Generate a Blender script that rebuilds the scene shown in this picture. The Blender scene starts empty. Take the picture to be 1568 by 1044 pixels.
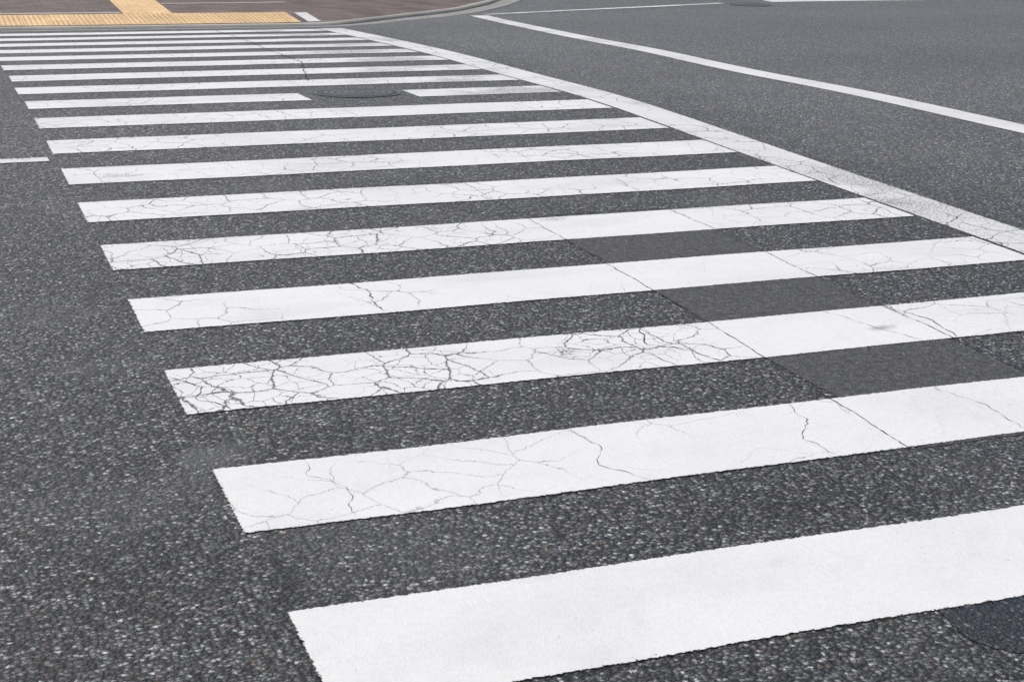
import bpy, bmesh, math, random
import numpy as np
from mathutils import Matrix, Vector, noise as MN
random.seed(7)
sc=bpy.context.scene
sc.view_settings.view_transform='Standard'; sc.view_settings.look='None'; sc.view_settings.exposure=0

# ---------------- road profile (crowned road falling to the far gutter) --------------
KN=[-5,0,4.5,7.2,9,10.8,13.5,17.1,18.4,60]; KZ=[0,0,-.006936,-.01397,-.07549,-.1323,-.2571,-.4451,-.50,-.50]
_ys=np.arange(-8,62,.05); _w=np.linspace(-.7,.7,9)
_zs=np.mean([np.interp(_ys+q,KN,KZ) for q in _w],axis=0)
def zz(v): return float(np.interp(v,_ys,_zs))
def sm(a,b,x):
    t=min(1,max(0,(x-a)/(b-a))); return t*t*(3-2*t)
def fb(x,y,s,o=3,seed=0.):   # fractal noise ~ 0..1
    v=0;a=.5;t=0
    for i in range(o):
        v+=a*MN.noise(Vector((x*s+seed,y*s-seed*.7,seed*1.3+i*7.1))); t+=a; a*=.55; s*=2.1
    return .5+.62*v/t
def spotf(x,y,cx,cy,rx,ry,wob=.3):
    d=math.hypot((x-cx)/rx,(y-cy)/ry)
    if d>1.6: return 0.
    d+=wob*(fb(x,y,9,2,3.3)-.5)*2
    return 1-sm(.35,1.,d)

# ---------------- node helper ---------------------------------------------------------
class NT:
    def __init__(s,name):
        s.m=bpy.data.materials.new(name); s.m.use_nodes=True
        s.t=s.m.node_tree; s.t.nodes.clear()
        s.out=s.t.nodes.new('ShaderNodeOutputMaterial')
        tc=s.t.nodes.new('ShaderNodeTexCoord'); s.P=tc.outputs['Object']
    def n(s,ty,**k):
        x=s.t.nodes.new(ty)
        for a,b in k.items(): setattr(x,a,b)
        return x
    def c(s,sock,v):
        if v is None: return
        if isinstance(v,bpy.types.NodeSocket): s.t.links.new(v,sock)
        elif isinstance(v,(tuple,list)):
            sock.default_value=tuple(v)+((1.0,) if len(v)==3 and len(sock.default_value)==4 else ())
        else: sock.default_value=v
    def math(s,op,a,b=None,c=None,clamp=False):
        x=s.n('ShaderNodeMath',operation=op,use_clamp=clamp)
        s.c(x.inputs[0],a); s.c(x.inputs[1],b); s.c(x.inputs[2],c); return x.outputs[0]
    def mul(s,*a):
        r=a[0]
        for b in a[1:]: r=s.math('MULTIPLY',r,b)
        return r
    def vm(s,op,a,b=None,scale=None):
        x=s.n('ShaderNodeVectorMath',operation=op)
        s.c(x.inputs[0],a); s.c(x.inputs[1],b)
        if scale is not None: s.c(x.inputs['Scale'],scale)
        return x.outputs['Value'] if op in('LENGTH','DISTANCE') else x.outputs[0]
    def mr(s,v,a,b,c=0.,d=1.,smooth=False):
        x=s.n('ShaderNodeMapRange',interpolation_type='SMOOTHSTEP' if smooth else 'LINEAR')
        s.c(x.inputs[0],v); s.c(x.inputs[1],a); s.c(x.inputs[2],b); s.c(x.inputs[3],c); s.c(x.inputs[4],d); return x.outputs[0]
    def noise(s,vec,scale,detail=2.,rough=.5,dim='2D',col=False,off=None):
        if off is not None: vec=s.vm('ADD',vec,(off,off*.7,0))
        x=s.n('ShaderNodeTexNoise',noise_dimensions=dim)
        s.c(x.inputs['Vector'],vec); s.c(x.inputs['Scale'],scale); s.c(x.inputs['Detail'],detail); s.c(x.inputs['Roughness'],rough)
        return x.outputs['Color'] if col else x.outputs[0]
    def vor(s,vec,scale,feature='F1',rnd=1.):
        x=s.n('ShaderNodeTexVoronoi',voronoi_dimensions='2D',feature=feature)
        s.c(x.inputs['Vector'],vec); s.c(x.inputs['Scale'],scale); s.c(x.inputs['Randomness'],rnd); return x
    def mix(s,f,a,b,blend='MIX'):
        x=s.n('ShaderNodeMix',data_type='RGBA',blend_type=blend)
        s.c(x.inputs[0],f); s.c(x.inputs[6],a); s.c(x.inputs[7],b); return x.outputs[2]
    def ramp(s,f,stops):
        x=s.n('ShaderNodeValToRGB'); s.c(x.inputs[0],f); e=x.color_ramp.elements
        e[0].position,e[0].color=stops[0][0],(*stops[0][1],1)
        e[1].position,e[1].color=stops[1][0],(*stops[1][1],1)
        for p,c in stops[2:]:
            q=e.new(p); q.color=(*c,1)
        return x.outputs[0]
    def sep(s,v):
        x=s.n('ShaderNodeSeparateXYZ'); s.c(x.inputs[0],v); return x.outputs
    def attr(s,name):
        return s.n('ShaderNodeAttribute',attribute_name=name).outputs['Vector']
    def bump(s,h,strength,dist,normal=None):
        x=s.n('ShaderNodeBump'); s.c(x.inputs['Height'],h); s.c(x.inputs['Strength'],strength); s.c(x.inputs['Distance'],dist); s.c(x.inputs['Normal'],normal); return x.outputs[0]
    def done(s,col,rough=.8,normal=None,alpha=None,spec=.5,metal=0.):
        b=s.n('ShaderNodeBsdfPrincipled')
        s.c(b.inputs['Base Color'],col); s.c(b.inputs['Roughness'],rough); s.c(b.inputs['Normal'],normal); s.c(b.inputs['Metallic'],metal)
        s.c(b.inputs['Specular IOR Level'],spec)
        if alpha is not None: s.c(b.inputs['Alpha'],alpha)
        s.t.links.new(b.outputs[0],s.out.inputs[0]); return s.m
def g(v): return (v*.975,v*1.0,v*.975)

# ---------------- asphalt -------------------------------------------------------------
def asphalt(name,scale,stops,gap,bs,bright=1.0,rough=.7,macro=True):
    k=NT(name); P=k.P
    wob=k.vm('SCALE',k.vm('SUBTRACT',k.noise(P,105,1,col=True),(.5,.5,.5)),scale=.9/scale)
    Q=k.vm('ADD',P,wob)
    v=k.vor(Q,scale); c=k.sep(v.outputs['Color']); D=v.outputs['Distance']
    col=k.ramp(c[0],stops)
    gp=k.mr(D,.30,.60,1,gap,True)  # dark bitumen between stones, with their self-shadow painted into the colour
    br=k.mr(c[1],.955,.965,0,.7); col=k.mix(br,col,(.15,.10,.065))
    fine=k.mr(k.noise(P,300,1,.6),.25,.75,.7,1.3)
    m1=k.mr(k.noise(P,34,3,.7),.28,.72,.5,1.55)
    mm=k.mul(gp,fine,m1,bright)
    if macro: 
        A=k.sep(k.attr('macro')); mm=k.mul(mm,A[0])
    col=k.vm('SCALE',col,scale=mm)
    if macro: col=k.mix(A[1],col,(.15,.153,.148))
    h=k.math('MULTIPLY',k.mr(D,.1,.7,1,0,True),k.mr(c[2],0,1,.35,1.))
    nrm=k.bump(h,bs,.0055)
    return k.done(col,rough,nrm,spec=.5)
ST=[(0,g(.018)),(.40,g(.046)),(.70,g(.088)),(.86,g(.14)),(.95,g(.23)),(1,g(.38))]
MAT_ROAD=asphalt('asphalt_open_graded',86,ST,.18,.95,1.40,.60)
MAT_PATCH=asphalt('asphalt_fine_patch',170,[(0,(.043,.044,.043)),(.6,(.064,.065,.063)),(.9,(.088,.088,.086)),(1,(.17,.168,.16))],.65,.45,1.08,.65,False)
MAT_TAR=asphalt('tar_seal',110,[(0,(.012,.014,.018)),(.6,(.022,.025,.03)),(.93,g(.04)),(1,g(.16))],.5,.6,1.,.38,False)

# ---------------- white thermoplastic paint ------------------------------------------
def paint(name,tone=.82,cscale=5.8):
    k=NT(name); P=k.P
    A=k.sep(k.n('ShaderNodeUVMap',uv_map='loc').outputs[0]);B=k.sep(k.n('ShaderNodeUVMap',uv_map='dim').outputs[0])
    W=k.sep(k.attr('wear')); crk=W[0]; worn=W[1]; mot=W[2]
    d=k.math('MINIMUM',k.math('MINIMUM',A[0],k.math('SUBTRACT',B[0],A[0])),k.math('MINIMUM',A[1],k.math('SUBTRACT',B[1],A[1])))
    nz=k.noise(P,48,4,.8,col=True); N=k.sep(nz)
    de=k.math('ADD',d,k.mr(N[0],.25,.75,-.0075,.004))
    edge=k.mr(de,.000,.003)
    dis=k.vm('SCALE',k.vm('SUBTRACT',k.noise(P,5.5,1,col=True),(.5,.5,.5)),scale=.10)
    dis2=k.vm('SCALE',k.vm('SUBTRACT',k.noise(P,42,2,.65,col=True),(.5,.5,.5)),scale=.022)
    Q=k.vm('ADD',k.vm('ADD',P,dis),dis2)
    e1=k.math('DIVIDE',k.vor(Q,cscale,'DISTANCE_TO_EDGE').outputs['Distance'],cscale)
    e2=k.math('DIVIDE',k.vor(Q,cscale*2.2,'DISTANCE_TO_EDGE').outputs['Distance'],cscale*2.2)
    var=k.mr(N[2],.3,.7,.45,1.55)
    w1=k.mul(crk,.0025,var); w2=k.math('MAXIMUM',k.mul(k.math('SUBTRACT',crk,.78),.0022,var),0.)
    def cm(e,w): return k.mr(k.math('DIVIDE',e,k.math('ADD',w,.00001)),.7,1.3,1,0)
    cr=k.math('MAXIMUM',cm(e1,w1),cm(e2,w2))
    cr=k.mul(cr,k.mr(crk,0,1.1,.25,.88))
    # paint flakes off next to the cracks
    halo=k.mul(k.mr(e1,0,.009,1,0),crk,k.mr(N[1],.4,.65,.05,.45))
    nf=k.noise(P,80,4,.7)
    thr=k.math('SUBTRACT',.77,k.math('MULTIPLY',worn,.30))
    ce=k.mul(k.mr(d,0,.02,1,0),.10)
    chip=k.mr(k.math('SUBTRACT',k.math('ADD',nf,ce),thr),-.02,.04)
    alpha=k.mul(edge,k.math('SUBTRACT',1.,k.math('MULTIPLY',chip,.75)))
    t=k.mul(k.mr(N[1],.25,.75,.93,1.03),mot,k.math('SUBTRACT',1.,k.math('MULTIPLY',worn,.2)))
    col=k.vm('SCALE',(tone,tone*1.002,tone*.965),scale=t)
    col=k.mix(halo,col,(.34,.34,.33))
    col=k.mix(cr,col,(.065,.065,.062))
    nrm=k.bump(k.noise(P,130,2,.6),.4,.003)
    return k.done(col,.6,nrm,alpha,spec=.4)
MAT_PAINT=paint('white_road_paint')
MAT_LINE=paint('white_line_paint',.79,4.4)

def simple(name,col,rough=.8,sc_=40,var=.25,bs=.3,bd=.003,spec=.4,metal=0.):
    k=NT(name); P=k.P
    t=k.math('MULTIPLY',k.mr(k.noise(P,sc_,4,.65,dim='3D'),.25,.75,1-var,1+var),k.mr(k.noise(P,1.7,4,.6,dim='3D'),.3,.7,1-var*.6,1+var*.6))
    c=k.vm('SCALE',col,scale=t)
    return k.done(c,rough,k.bump(k.noise(P,sc_*2,3,.6,dim='3D'),bs,bd),spec=spec,metal=metal)
MAT_CRACK=simple('crack_dirt',(.03,.03,.03),.9)
MAT_KERB=simple('concrete_kerb',(.42,.40,.34),.85,30,.2)
MAT_GUT=simple('concrete_gutter',(.29,.28,.25),.85,30,.25)
MAT_YEL=simple('tactile_yellow',(.75,.52,.27),.75,25,.24)
MAT_IRON=simple('cast_iron',(.085,.085,.087),.55,60,.35,.5,.002,spec=.5,metal=.2)
MAT_IRON2=simple('cast_iron_worn',(.13,.13,.132),.5,60,.35,.5,.002,spec=.5,metal=.2)
def bricks():
    k=NT('brown_pavers'); P=k.P
    b=k.n('ShaderNodeTexBrick'); k.c(b.inputs['Vector'],P); b.inputs['Scale'].default_value=1.
    b.inputs['Brick Width'].default_value=.2;b.inputs['Row Height'].default_value=.1;b.inputs['Mortar Size'].default_value=.004
    b.inputs['Color1'].default_value=(.125,.088,.077,1);b.inputs['Color2'].default_value=(.175,.135,.12,1);b.inputs['Mortar'].default_value=(.06,.057,.054,1)
    t=k.math('MULTIPLY',k.mr(k.noise(P,40,4,.7),.25,.75,.7,1.3),k.mr(k.noise(P,1.5,4,.6),.3,.7,.75,1.25))
    c=k.vm('SCALE',b.outputs[0],scale=t)
    return k.done(c,.8,k.bump(k.math('SUBTRACT',k.noise(P,90,3),b.outputs['Fac']),.4,.004))
MAT_BRICK=bricks()

# ---------------- mesh helpers --------------------------------------------------------
def mkobj(name,verts,faces,mat,parent=None,smooth=False):
    me=bpy.data.meshes.new(name); me.from_pydata(verts,[],faces); me.update()
    o=bpy.data.objects.new(name,me); sc.collection.objects.link(o); me.materials.append(mat)
    if parent: o.parent=parent
    if smooth: me.polygons.foreach_set('use_smooth',[True]*len(me.polygons))
    return o
def empty(name):
    e=bpy.data.objects.new(name,None); sc.collection.objects.link(e); return e
SPOTS=[(1.34,1.60,.10,.035,.95),(1.34,1.60,.05,.06,.9),(2.59,1.54,.06,.03,.6),(.31,5.12,.22,.06,.7),(.7,5.2,.2,.03,.5),(2.10,3.55,.16,.05,.85),(2.3,3.5,.12,.02,.6),(1.9,.02,.05,.04,.6),(1.0,6.2,.25,.12,.4),(.2,2.3,.05,.02,.5),(1.6,4.3,.3,.04,.3),(.9,3.3,.25,.03,.3),(3.2,5.3,.4,.06,.35),(1.2,-.1,.05,.03,.5),(.55,.5,.07,.02,.5),(1.45,.47,.06,.02,.8)]
def sheet(name,rows,L,w,zoff,mat,wear,parent=None,res=.035):
    nu=max(2,int(L/res)); nv=max(2,int(w/res))
    V=[];F=[];UA=[];WR=[]
    for j in range(nv+1):
        for i in range(nu+1):
            s=L*i/nu;t=w*j/nv; x,y=rows(s,t); V.append((x,y,zz(y)+zoff)); UA+= (s,t)
            c,wn=wear(x,y)
            gate=sm(.38,.62,fb(x,y,2.6,3,5.))
            if y>4 and x<3.9 or x>2.78 and y>1: gate=.25+.85*gate
            if c<1.: c=c*(.15+1.1*gate)
            else: c=c*(.45+.65*sm(.30,.60,fb(x,y,2.2,3,17.)))
            wn=wn*(.4+1.2*sm(.35,.65,fb(x,y,1.9,3,9.)))
            for cx,cy,rx,ry,a in SPOTS: wn=max(wn,a*spotf(x,y,cx,cy,rx,ry))
            mo=(.965+.07*(fb(x,y,2.2,4,15.)-.25))*(1-.05*sm(.55,.8,fb(x,y,11,4,21.)))
            mo*=1-.07*sm(.5,.75,fb(x*.6,y*2.,1.7,4,33.))
            mo*=1-.40*spotf(x,y,2.59,1.54,.07,.035)
            WR+= (c,wn,mo)
    for j in range(nv):
        for i in range(nu):
            a=j*(nu+1)+i; F.append((a,a+1,a+nu+2,a+nu+1))
    o=mkobj(name,V,F,mat,parent); me=o.data
    l1=me.uv_layers.new(name='loc'); l2=me.uv_layers.new(name='dim')
    vi=np.empty(len(me.loops),dtype=np.int32); me.loops.foreach_get('vertex_index',vi)
    l1.data.foreach_set('uv',np.array(UA,dtype=np.float32).reshape(-1,2)[vi].ravel())
    l2.data.foreach_set('uv',np.tile(np.array([L,w],dtype=np.float32),len(vi)))
    at=me.attributes.new('wear','FLOAT_VECTOR','POINT'); at.data.foreach_set('vector',np.array(WR,dtype=np.float32))
    return o

# ---------------- road sheet ----------------------------------------------------------
ys=[-150,-60,-20,-8,-5]+list(np.arange(-4,6,.07))+list(np.arange(6,20.5,.15))+[21,25,40,80,200]
xs=[-200,-60,-20,-8,-4,-2]+list(np.arange(-1.5,4,.07))+list(np.arange(4,14,.2))+[15,20,60,200]
V=[];MC=[]
for y in ys:
    y=float(y)
    for x in xs:
        x=float(x); V.append((x,y,zz(y)))
        m=(.84+.32*fb(x,y,3.1,4,1.))*(.82+.36*fb(x,y,.5,3,2.))
        ju=sm(3.9,5.,x+.6*(fb(x,y,1.2,2,4.)-.5)); m*=1+.55*ju*(.6+.4*sm(2,8,y))+.22*sm(2,9,y)*(1-ju)  # paler junction asphalt; grazing sky reflection also painted in, rising with distance
        m*=1-.10*math.exp(-((x-1.9)/1.2)**2)*(1 if y<3 else .3)
        m*=1+.07*math.sin(y*1.15+.6*fb(x,y,.3,2,8.))*(1 if y>2 else 0)
        du=.26*sm(.52,.8,fb(x,y,1.3,4,6.))+.14*ju+.08*sm(12,18,y)  # dust tint; junction term carries more of the painted sky paling
        for cx,cy,rx,ry,a in ((.02,1.,.16,.13,.5),(-.10,.85,.3,.08,.28),(1.25,.72,.12,.05,.25),(-.15,1.9,.3,.1,.2),(.3,5.,.2,.1,.15),(-.35,2.6,.25,.3,.15)):
            du=max(du,a*spotf(x,y,cx,cy,rx,ry,.5))
        for cx,cy,rx,ry,a in ((.03,-.05,.08,.5,.5),(-.25,.3,.3,.5,.2),(1.4,.2,.6,.15,.25),(2.36,8.02,.5,.5,.15)):
            m*=1-a*spotf(x,y,cx,cy,rx,ry,.4)
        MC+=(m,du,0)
n=len(xs)
F=[(j*n+i,j*n+i+1,(j+1)*n+i+1,(j+1)*n+i) for j in range(len(ys)-1) for i in range(n-1)]
ro=mkobj('road',V,F,MAT_ROAD,smooth=True)
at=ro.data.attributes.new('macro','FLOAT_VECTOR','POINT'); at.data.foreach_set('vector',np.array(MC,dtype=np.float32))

# ---------------- zebra stripes -------------------------------------------------------
zc=empty('zebra_crossing')
PER=.9; W0=3.86; ZP=.0036
LJ=[.004,-.002,.004,.004,.003,.0,.003,.0,.0,0,-.01,0,-.01,.0,0,0,0,0]
def wearfun(nn):
    def f(x,y):
        if nn==-1: c,w=0,.10
        elif nn==0: c,w=.0,.14
        elif nn==1: c,w=.40,.12
        elif nn==2: c=.90*(1-sm(1.75,2.0,x))+.42; w=.14
        elif nn==3: c,w=.62-.1*sm(1.2,2.,x),.12
        elif nn==4: c=.85*(1-sm(1.5,1.95,x))+.45;w=.15
        elif nn==5: c,w=.82,.16
        elif nn==6: c,w=.82,.18
        elif nn==7: c,w=.75,.24
        elif nn==8: c,w=.7,.25
        else: c=.7; w=.22+.28*sm(2.2,3.2,x)
        if 1.99<x<2.76 and nn in(1,2,3,4): c*=.3;w=.06
        if x>=2.76 and nn in(2,3,4): c=.8
        return c,w
    return f
cut={9:[(0,1.93),(2.72,W0)]}
for nn in range(-1,18):
    y1=nn*PER; y0=y1-.45
    for a,b in cut.get(nn,[(0,W0)]):
        a0=a+(LJ[nn] if a==0 and nn>=0 else 0); ph=random.random()*6
        def rows(s,t,a0=a0,y0=y0,ph=ph):
            x=a0+s; return x,y0+t+.005*math.sin(x*1.9+ph)+.003*math.sin(x*5.3+ph*2)
        sheet('stripe_%d'%(nn+2),rows,b-a0,.45,ZP,MAT_PAINT,wearfun(nn),zc,.035 if nn<8 else .06)
def border(s,t): return W0+t+.006*math.sin(s*1.3)+.012, -4+s
sheet('border_line',border,19.4,.31,ZP,MAT_LINE,lambda x,y:(.95,.36+.14*math.sin(y*2.1)),zc,.05)

# ---------------- other painted lines -------------------------------------------------
def polyline_sheet(name,pts,w,wear,zoff=ZP,parent=None):
    P=[Vector(p) for p in pts]
    R=[]
    for i in range(len(P)-1):
        p0=P[max(i-1,0)];p1=P[i];p2=P[i+1];p3=P[min(i+2,len(P)-1)]
        for q in range(12):
            t=q/12; R.append(.5*((2*p1)+(p2-p0)*t+(2*p0-5*p1+4*p2-p3)*t*t+(3*p1-p0-3*p2+p3)*t**3))
    R.append(P[-1]); acc=[0]
    for i in range(1,len(R)): acc.append(acc[-1]+(R[i]-R[i-1]).length)
    def rows(s,t):
        i=min(max(np.searchsorted(acc,s)-1,0),len(R)-2); f=(s-acc[i])/max(1e-6,acc[i+1]-acc[i])
        p=R[i].lerp(R[i+1],min(1,max(0,f))); d=(R[min(i+2,len(R)-1)]-R[max(i-1,0)]).normalized()
        nrm=Vector((-d.y,d.x)); q=p+nrm*(t-w/2); return q.x,q.y
    return sheet(name,rows,acc[-1],w,zoff,MAT_LINE,wear,parent,.07)
polyline_sheet('bicycle_lane_line',[(6.9,-4),(6.6,1),(6.3,4),(6.14,5.9),(6.02,8.4),(6.14,11),(6.3,13.5),(6.84,17.9)],.27,lambda x,y:(.4,.24+.2*sm(8,14,y)))
polyline_sheet('outer_lane_line',[(6.98,18.05),(8.6,18.65),(10.43,19.2),(11.6,19.55)],.15,lambda x,y:(.3,.5),.007)
polyline_sheet('outer_lane_line',[(12.6,19.85),(16,19.9),(22,20.)],.3,lambda x,y:(.3,.3))
polyline_sheet('stop_line',[(-9,5.71),(-4,5.71),(-.03,5.70)],.13,lambda x,y:(.5,.85))

# ---------------- trench patch, tar seal ---------------------------------------------
def flatpoly(name,pts,zoff,mat):
    V=[];F=[]
    for i,(a,b) in enumerate(pts):
        V+= [(a[0],a[1],zz(a[1])+zoff),(b[0],b[1],zz(b[1])+zoff)]
        if i: F.append((2*i-2,2*i,2*i+1,2*i-1))
    return mkobj(name,V,F,mat)
rr=random.Random(3)
pts=[]
for i in range(320):
    y=.44+3.18*i/319; pts.append(((2.0+.012*math.sin(y*3)+rr.uniform(-.005,.005),y),(2.76+.012*math.sin(y*2.4+1)+rr.uniform(-.005,.005),y+.01)))
flatpoly('asphalt_trench_patch',pts,.0018,MAT_PATCH)
pts=[]
for i in range(130):
    x=1.40+.9*i/129; wv=rr.uniform(-.008,.008)+.015*math.sin(x*17)
    pts.append(((x,-.56-.19*min(1,max(0,(x-1.40)/.15))**.6+wv),(x,-.55+.15*min(1,(x-1.40)/.05)**.5)))
flatpoly('tar_seal_patch',pts,.0018,MAT_TAR)

# ---------------- cracks / saw-cut seams ---------------------------------------------
cr=empty('road_cracks')
def crack(name,pts,w,zoff=.005,jit=.006,seed=1):
    r=random.Random(seed); P=[Vector(p) for p in pts]; R=[]
    for i in range(len(P)-1):
        L=(P[i+1]-P[i]).length; m=max(2,int(L/.02))
        for q in range(m): R.append(P[i].lerp(P[i+1],q/m))
    R.append(P[-1]); V=[];F=[]; ox=0
    for i,p in enumerate(R):
        d=(R[min(i+1,len(R)-1)]-R[max(i-1,0)]).normalized(); nn=Vector((-d.y,d.x))
        ox=ox*.8+r.uniform(-jit,jit); ww=w*r.uniform(.15,1.3)*(1 if 0<i<len(R)-1 else .1)
        for sg in(-1,1):
            q=p+nn*(ox+sg*ww/2); V.append((q.x,q.y,zz(q.y)+zoff))
        if i: F.append((2*i-2,2*i-1,2*i+1,2*i))
    mkobj(name,V,F,MAT_CRACK,cr)
crack('seam_a',[(1.955,.43),(1.99,1.35),(2.0,2.3),(1.99,3.6)],.0042,seed=1,jit=.003)
crack('seam_b',[(2.76,.45),(2.77,1.35),(2.75,2.3),(2.76,3.1),(2.74,3.62)],.0038,seed=2,jit=.003)
crack('seam_c',[(1.99,3.62),(2.3,3.64),(2.74,3.62)],.012,seed=3)
crack('seam_d',[(1.99,3.6),(1.97,4.6)],.003,seed=4)
crack('seam_e',[(2.76,3.6),(2.8,4.4)],.003,seed=5)
crack('seam_f',[(2.2,8.9),(2.52,10.5),(2.53,11.7),(2.6,13.2),(2.63,15.3)],.011,seed=6)
crack('seam_g',[(4.2,11.0),(5.0,10.9),(5.9,10.6)],.014,seed=7)
crack('crack_h',[(2.5,1.8),(2.57,1.6),(2.64,1.35)],.002,seed=8,jit=.008)
crack('crack_i',[(2.36,.9),(2.42,.7),(2.40,.45)],.002,seed=9,jit=.008)
crack('crack_j',[(.86,2.72),(.90,2.55),(.88,2.4),(.9,2.25)],.005,seed=10,jit=.01)
crack('crack_k',[(1.05,.9),(1.1,.75),(1.04,.6),(1.12,.45)],.0022,seed=11,jit=.008)
crack('crack_l',[(1.72,1.8),(1.68,1.6),(1.78,1.5),(1.82,1.35)],.005,seed=12,jit=.01)
crack('seam_m',[(2.76,1.8),(2.83,1.6),(2.79,1.35)],.004,seed=13)
crack('crack_n',[(.02,1.72),(.10,1.6),(.07,1.5),(.14,1.36)],.004,seed=14,jit=.01)
crack('crack_o',[(.25,.9),(.22,.78),(.31,.66),(.29,.46)],.0015,seed=15,jit=.01)
crack('crack_p',[(1.82,.9),(1.80,.75),(1.70,.6),(1.73,.45)],.0022,seed=16,jit=.01)

# ---------------- manhole covers ------------------------------------------------------
def manhole(cx,cy,R):
    e=empty('manhole_cover')
    sl_=(zz(cy+.4)-zz(cy-.4))/.8
    def ring(name,r0,r1,zo,mat,seg=64,h=.004):
        V=[];F=[]
        for i in range(seg):
            a=2*math.pi*i/seg; c,s_=math.cos(a),math.sin(a)
            for r,z in((r0,-h),(r0,0),(r1,0),(r1,-h)):
                y=cy+r*s_; V.append((cx+r*c,y,zz(cy)+sl_*(y-cy)+zo+z))
        for i in range(seg):
            a=4*i;b=4*((i+1)%seg)
            for q in range(3): F.append((a+q,a+q+1,b+q+1,b+q))
        mkobj(name,V,F,mat,e)
    ring('collar',R+.008,R+.03,.006,MAT_IRON2)
    ring('lid',.0005,R,.006,MAT_IRON)
    for q in range(1,6): ring('rib_%d'%q,R*q/6-.012,R*q/6+.012,.009,MAT_IRON2)
    V=[];F=[]
    for q in range(1,7):
        m=q*8; r=R*(q-.5)/6
        for i in range(m):
            a=2*math.pi*(i+.5*(q%2))/m; x=cx+r*math.cos(a);y=cy+r*math.sin(a); z=zz(cy)+sl_*(y-cy)
            b=len(V); hs=.011
            for dz,f_ in((.006,1),(.011,.7)):
                for sx,sy in((-1,-1),(1,-1),(1,1),(-1,1)): V.append((x+sx*hs*f_,y+sy*hs*f_,z+dz))
            F.append((b+4,b+5,b+6,b+7))
            for j in range(4): F.append((b+j,b+(j+1)%4,b+4+(j+1)%4,b+4+j))
    mkobj('studs',V,F,MAT_IRON2,e)
manhole(2.36,8.02,.29)
manhole(12.0,19.3,.33)

# ---------------- kerb, pavement, tactile paving -------------------------------------
KP=[(-60,16.1),(-5,16.1),(0,16.0),(2.0,15.93),(3.7,15.9),(4.2,16.0),(4.6,16.35),(5.1,16.95),(5.7,17.65),(6.8,18.7),(7.67,19.75),(8.21,20.61),(8.8,22.),(9.2,24.),(9.5,28),(9.6,60)]
kx=[p[0] for p in KP]; ky=[p[1] for p in KP]
def yk(x): return float(np.interp(x,kx,ky))
def kh(x): return .03+.02*sm(4.0,4.9,x)
R=[]
for i in range(len(KP)-1):
    a=Vector(KP[i]);b=Vector(KP[i+1]); m=max(1,int(min((b-a).length/.15,40)))
    for q in range(m): R.append(a.lerp(b,q/m))
R.append(Vector(KP[-1]))
def offs(i):
    d=(R[min(i+1,len(R)-1)]-R[max(i-1,0)]).normalized(); return Vector((-d.y,d.x))
def extr(name,prof,mat):
    V=[];F=[];m=len(prof)
    for i,p in enumerate(R):
        nn=offs(i); hh=kh(p.x); zb=zz(p.y)
        for o_,z in prof:
            q=p+nn*o_; V.append((q.x,q.y,zb+(z if z<=.011 else hh+z-.05)))
        if i:
            for j in range(m-1): F.append(((i-1)*m+j,i*m+j,i*m+j+1,(i-1)*m+j+1))
    return mkobj(name,V,F,mat)
extr('kerb',[(0,-.03),(.01,.03),(.03,.05),(.14,.052),(.15,.046),(.15,-.02)],MAT_KERB)
extr('gutter',[(-.3,-.02),(-.3,.008),(-.003,.005)],MAT_GUT)
def swz(x,d):
    ramp=np.interp(d,[0,.15,1.15,4,60],[0,0,.045,.12,.3]); return zz(yk(x))+kh(x)+float(ramp)
cols=sorted(set([-60,-30,-10]+[round(float(v),3) for v in np.arange(-5,9.6,.2)]))
ds=[.14,.4,.7,1.0,1.2,1.6,2.2,3,4,6,10,20,40]
V=[];F=[];m=len(ds)
for i,x in enumerate(cols):
    for d in ds: V.append((x,yk(x)+d,swz(x,d)))
    if i:
        for j in range(m-1): F.append(((i-1)*m+j,i*m+j,i*m+j+1,(i-1)*m+j+1))
mkobj('pavement',V,F,MAT_BRICK,smooth=True)
def band(name,x0,x1,d0,d1,mat,zo=.004,parent=None):
    V=[];F=[];nx=max(1,int((x1-x0)/.3));nd=max(1,int((d1-d0)/.15))
    for i in range(nx+1):
        x=x0+(x1-x0)*i/nx
        for j in range(nd+1):
            d=d0+(d1-d0)*j/nd; V.append((x,yk(x)+d,swz(x,d)+zo))
    for i in range(nx):
        for j in range(nd):
            a=i*(nd+1)+j; F.append((a,a+nd+1,a+nd+2,a+1))
    return mkobj(name,V,F,mat,parent)
tp=empty('tactile_paving')
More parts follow.
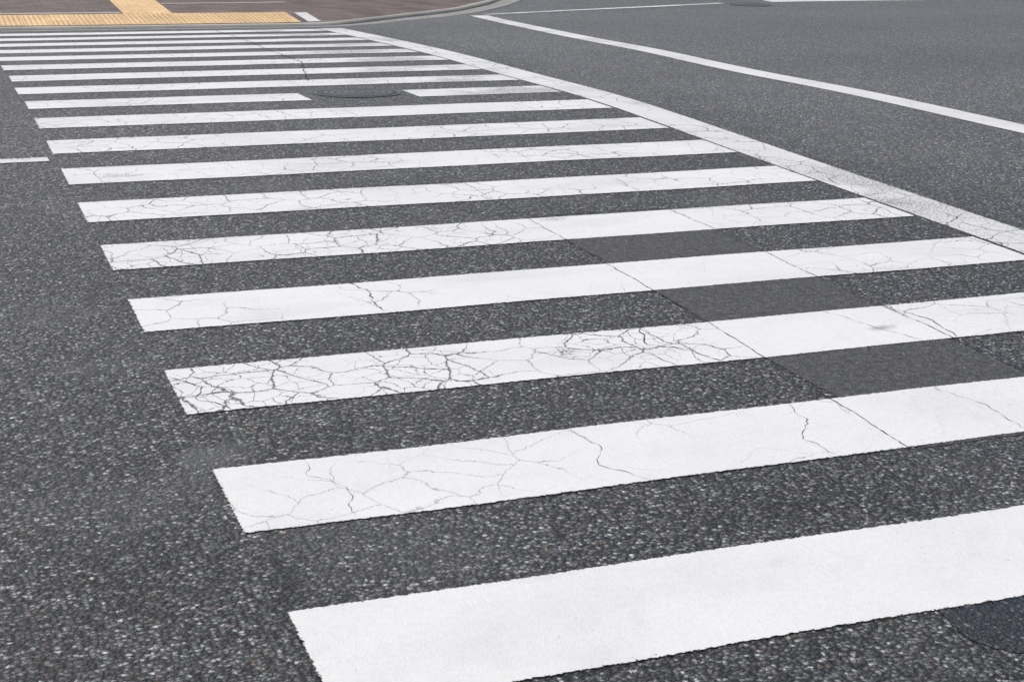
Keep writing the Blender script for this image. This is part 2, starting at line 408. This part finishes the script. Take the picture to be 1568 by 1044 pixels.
def tiles(nx,nd,x0,d0,kind):
    V=[];F=[];DV=[];DF=[]
    for i in range(nx):
        for j in range(nd):
            a0=x0+i*.3+.003;a1=a0+.294;b0=d0+j*.3+.003;b1=b0+.294;b=len(V)
            tz=random.uniform(-.001,.001)
            for x,d in((a0,b0),(a1,b0),(a1,b1),(a0,b1)): V.append((x,yk(x)+d,swz(x,d)+.006+tz))
            for x,d in((a0,b0),(a1,b0),(a1,b1),(a0,b1)): V.append((x,yk(x)+d,swz(x,d)-.004))
            F.append((b,b+1,b+2,b+3))
            for q in range(4): F.append((b+q,b+4+q,b+4+(q+1)%4,b+(q+1)%4))
            els=[(a0+.03+.058*p,b0+.03+.058*q,.013,.013) for p in range(5) for q in range(5)] if kind=='dots' else [(a0+.037+.073*p,b0+.147,.010,.13) for p in range(4)]
            for x,d,rx,ry in els:
                b=len(DV); m_=6 if kind=='dots' else 4
                for f_,h in((1,.006),(.6,.0115)):
                    for q in range(m_):
                        an=2*math.pi*q/m_+(0 if kind=='dots' else math.pi/4); s2=1 if kind=='dots' else 1.414
                        xx=x+math.cos(an)*rx*s2*f_; dd=d+math.sin(an)*ry*s2*(f_ if kind=='dots' else (1 if f_==1 else .96)); DV.append((xx,yk(xx)+dd,swz(xx,dd)+h))
                DF.append(tuple(range(b+m_,b+2*m_)))
                for q in range(m_): DF.append((b+q,b+(q+1)%m_,b+m_+(q+1)%m_,b+m_+q))
    mkobj('blocks_'+kind,V,F,MAT_YEL,tp); mkobj('relief_'+kind,DV,DF,MAT_YEL,tp)
tiles(22,3,-2.75,.18,'dots')
tiles(2,16,1.80,1.08,'bars')
band('edging_strip',-6,1.78,1.16,1.28,MAT_KERB)
band('edging_strip',2.42,4.1,2.1,2.2,MAT_KERB)
band('edging_strip',2.42,7.0,3.6,3.7,MAT_KERB)
MAT_WK=simple('worn_white',(.6,.6,.58),.8,30,.25)
band('painted_kerb_mark',3.95,4.12,.2,1.0,MAT_WK,.006)

# ---------------- camera --------------------------------------------------------------
f,a,pt,r,h,cx,cy=2361.0,.3692,.3008,.02315,1.614,-.6603,-3.074
Fv=Vector((math.sin(a)*math.cos(pt),math.cos(a)*math.cos(pt),-math.sin(pt)))
Rv=Vector((math.cos(a),-math.sin(a),0)); Uv=Rv.cross(Fv)
R2=Rv*math.cos(r)+Uv*math.sin(r);U2=Uv*math.cos(r)-Rv*math.sin(r)
cam=bpy.data.cameras.new('camera'); co=bpy.data.objects.new('camera',cam); sc.collection.objects.link(co)
co.matrix_world=Matrix(((R2.x,U2.x,-Fv.x,cx),(R2.y,U2.y,-Fv.y,cy),(R2.z,U2.z,-Fv.z,h),(0,0,0,1)))
cam.sensor_width=36; cam.lens=f/1568*36; cam.clip_start=.05; cam.clip_end=2000; sc.camera=co

# ---------------- light ---------------------------------------------------------------
w=bpy.data.worlds.new('World'); sc.world=w; w.use_nodes=True; nt=w.node_tree
bg=nt.nodes['Background']; sky=nt.nodes.new('ShaderNodeTexSky'); sky.sky_type='NISHITA'; sky.sun_disc=False
EL,RO=math.radians(62),math.radians(-40)
sky.sun_elevation=EL; sky.sun_rotation=RO; sky.air_density=1.; sky.dust_density=4.; sky.ozone_density=.6
nt.links.new(sky.outputs[0],bg.inputs[0]); bg.inputs[1].default_value=.142
sl=bpy.data.lights.new('sun','SUN'); so=bpy.data.objects.new('sun',sl); sc.collection.objects.link(so)
sl.energy=1.5; sl.angle=math.radians(20); sl.color=(1,.975,.91)
dirv=Vector((math.sin(RO)*math.cos(EL),math.cos(RO)*math.cos(EL),math.sin(EL)))
so.rotation_euler=dirv.to_track_quat('Z','Y').to_euler()
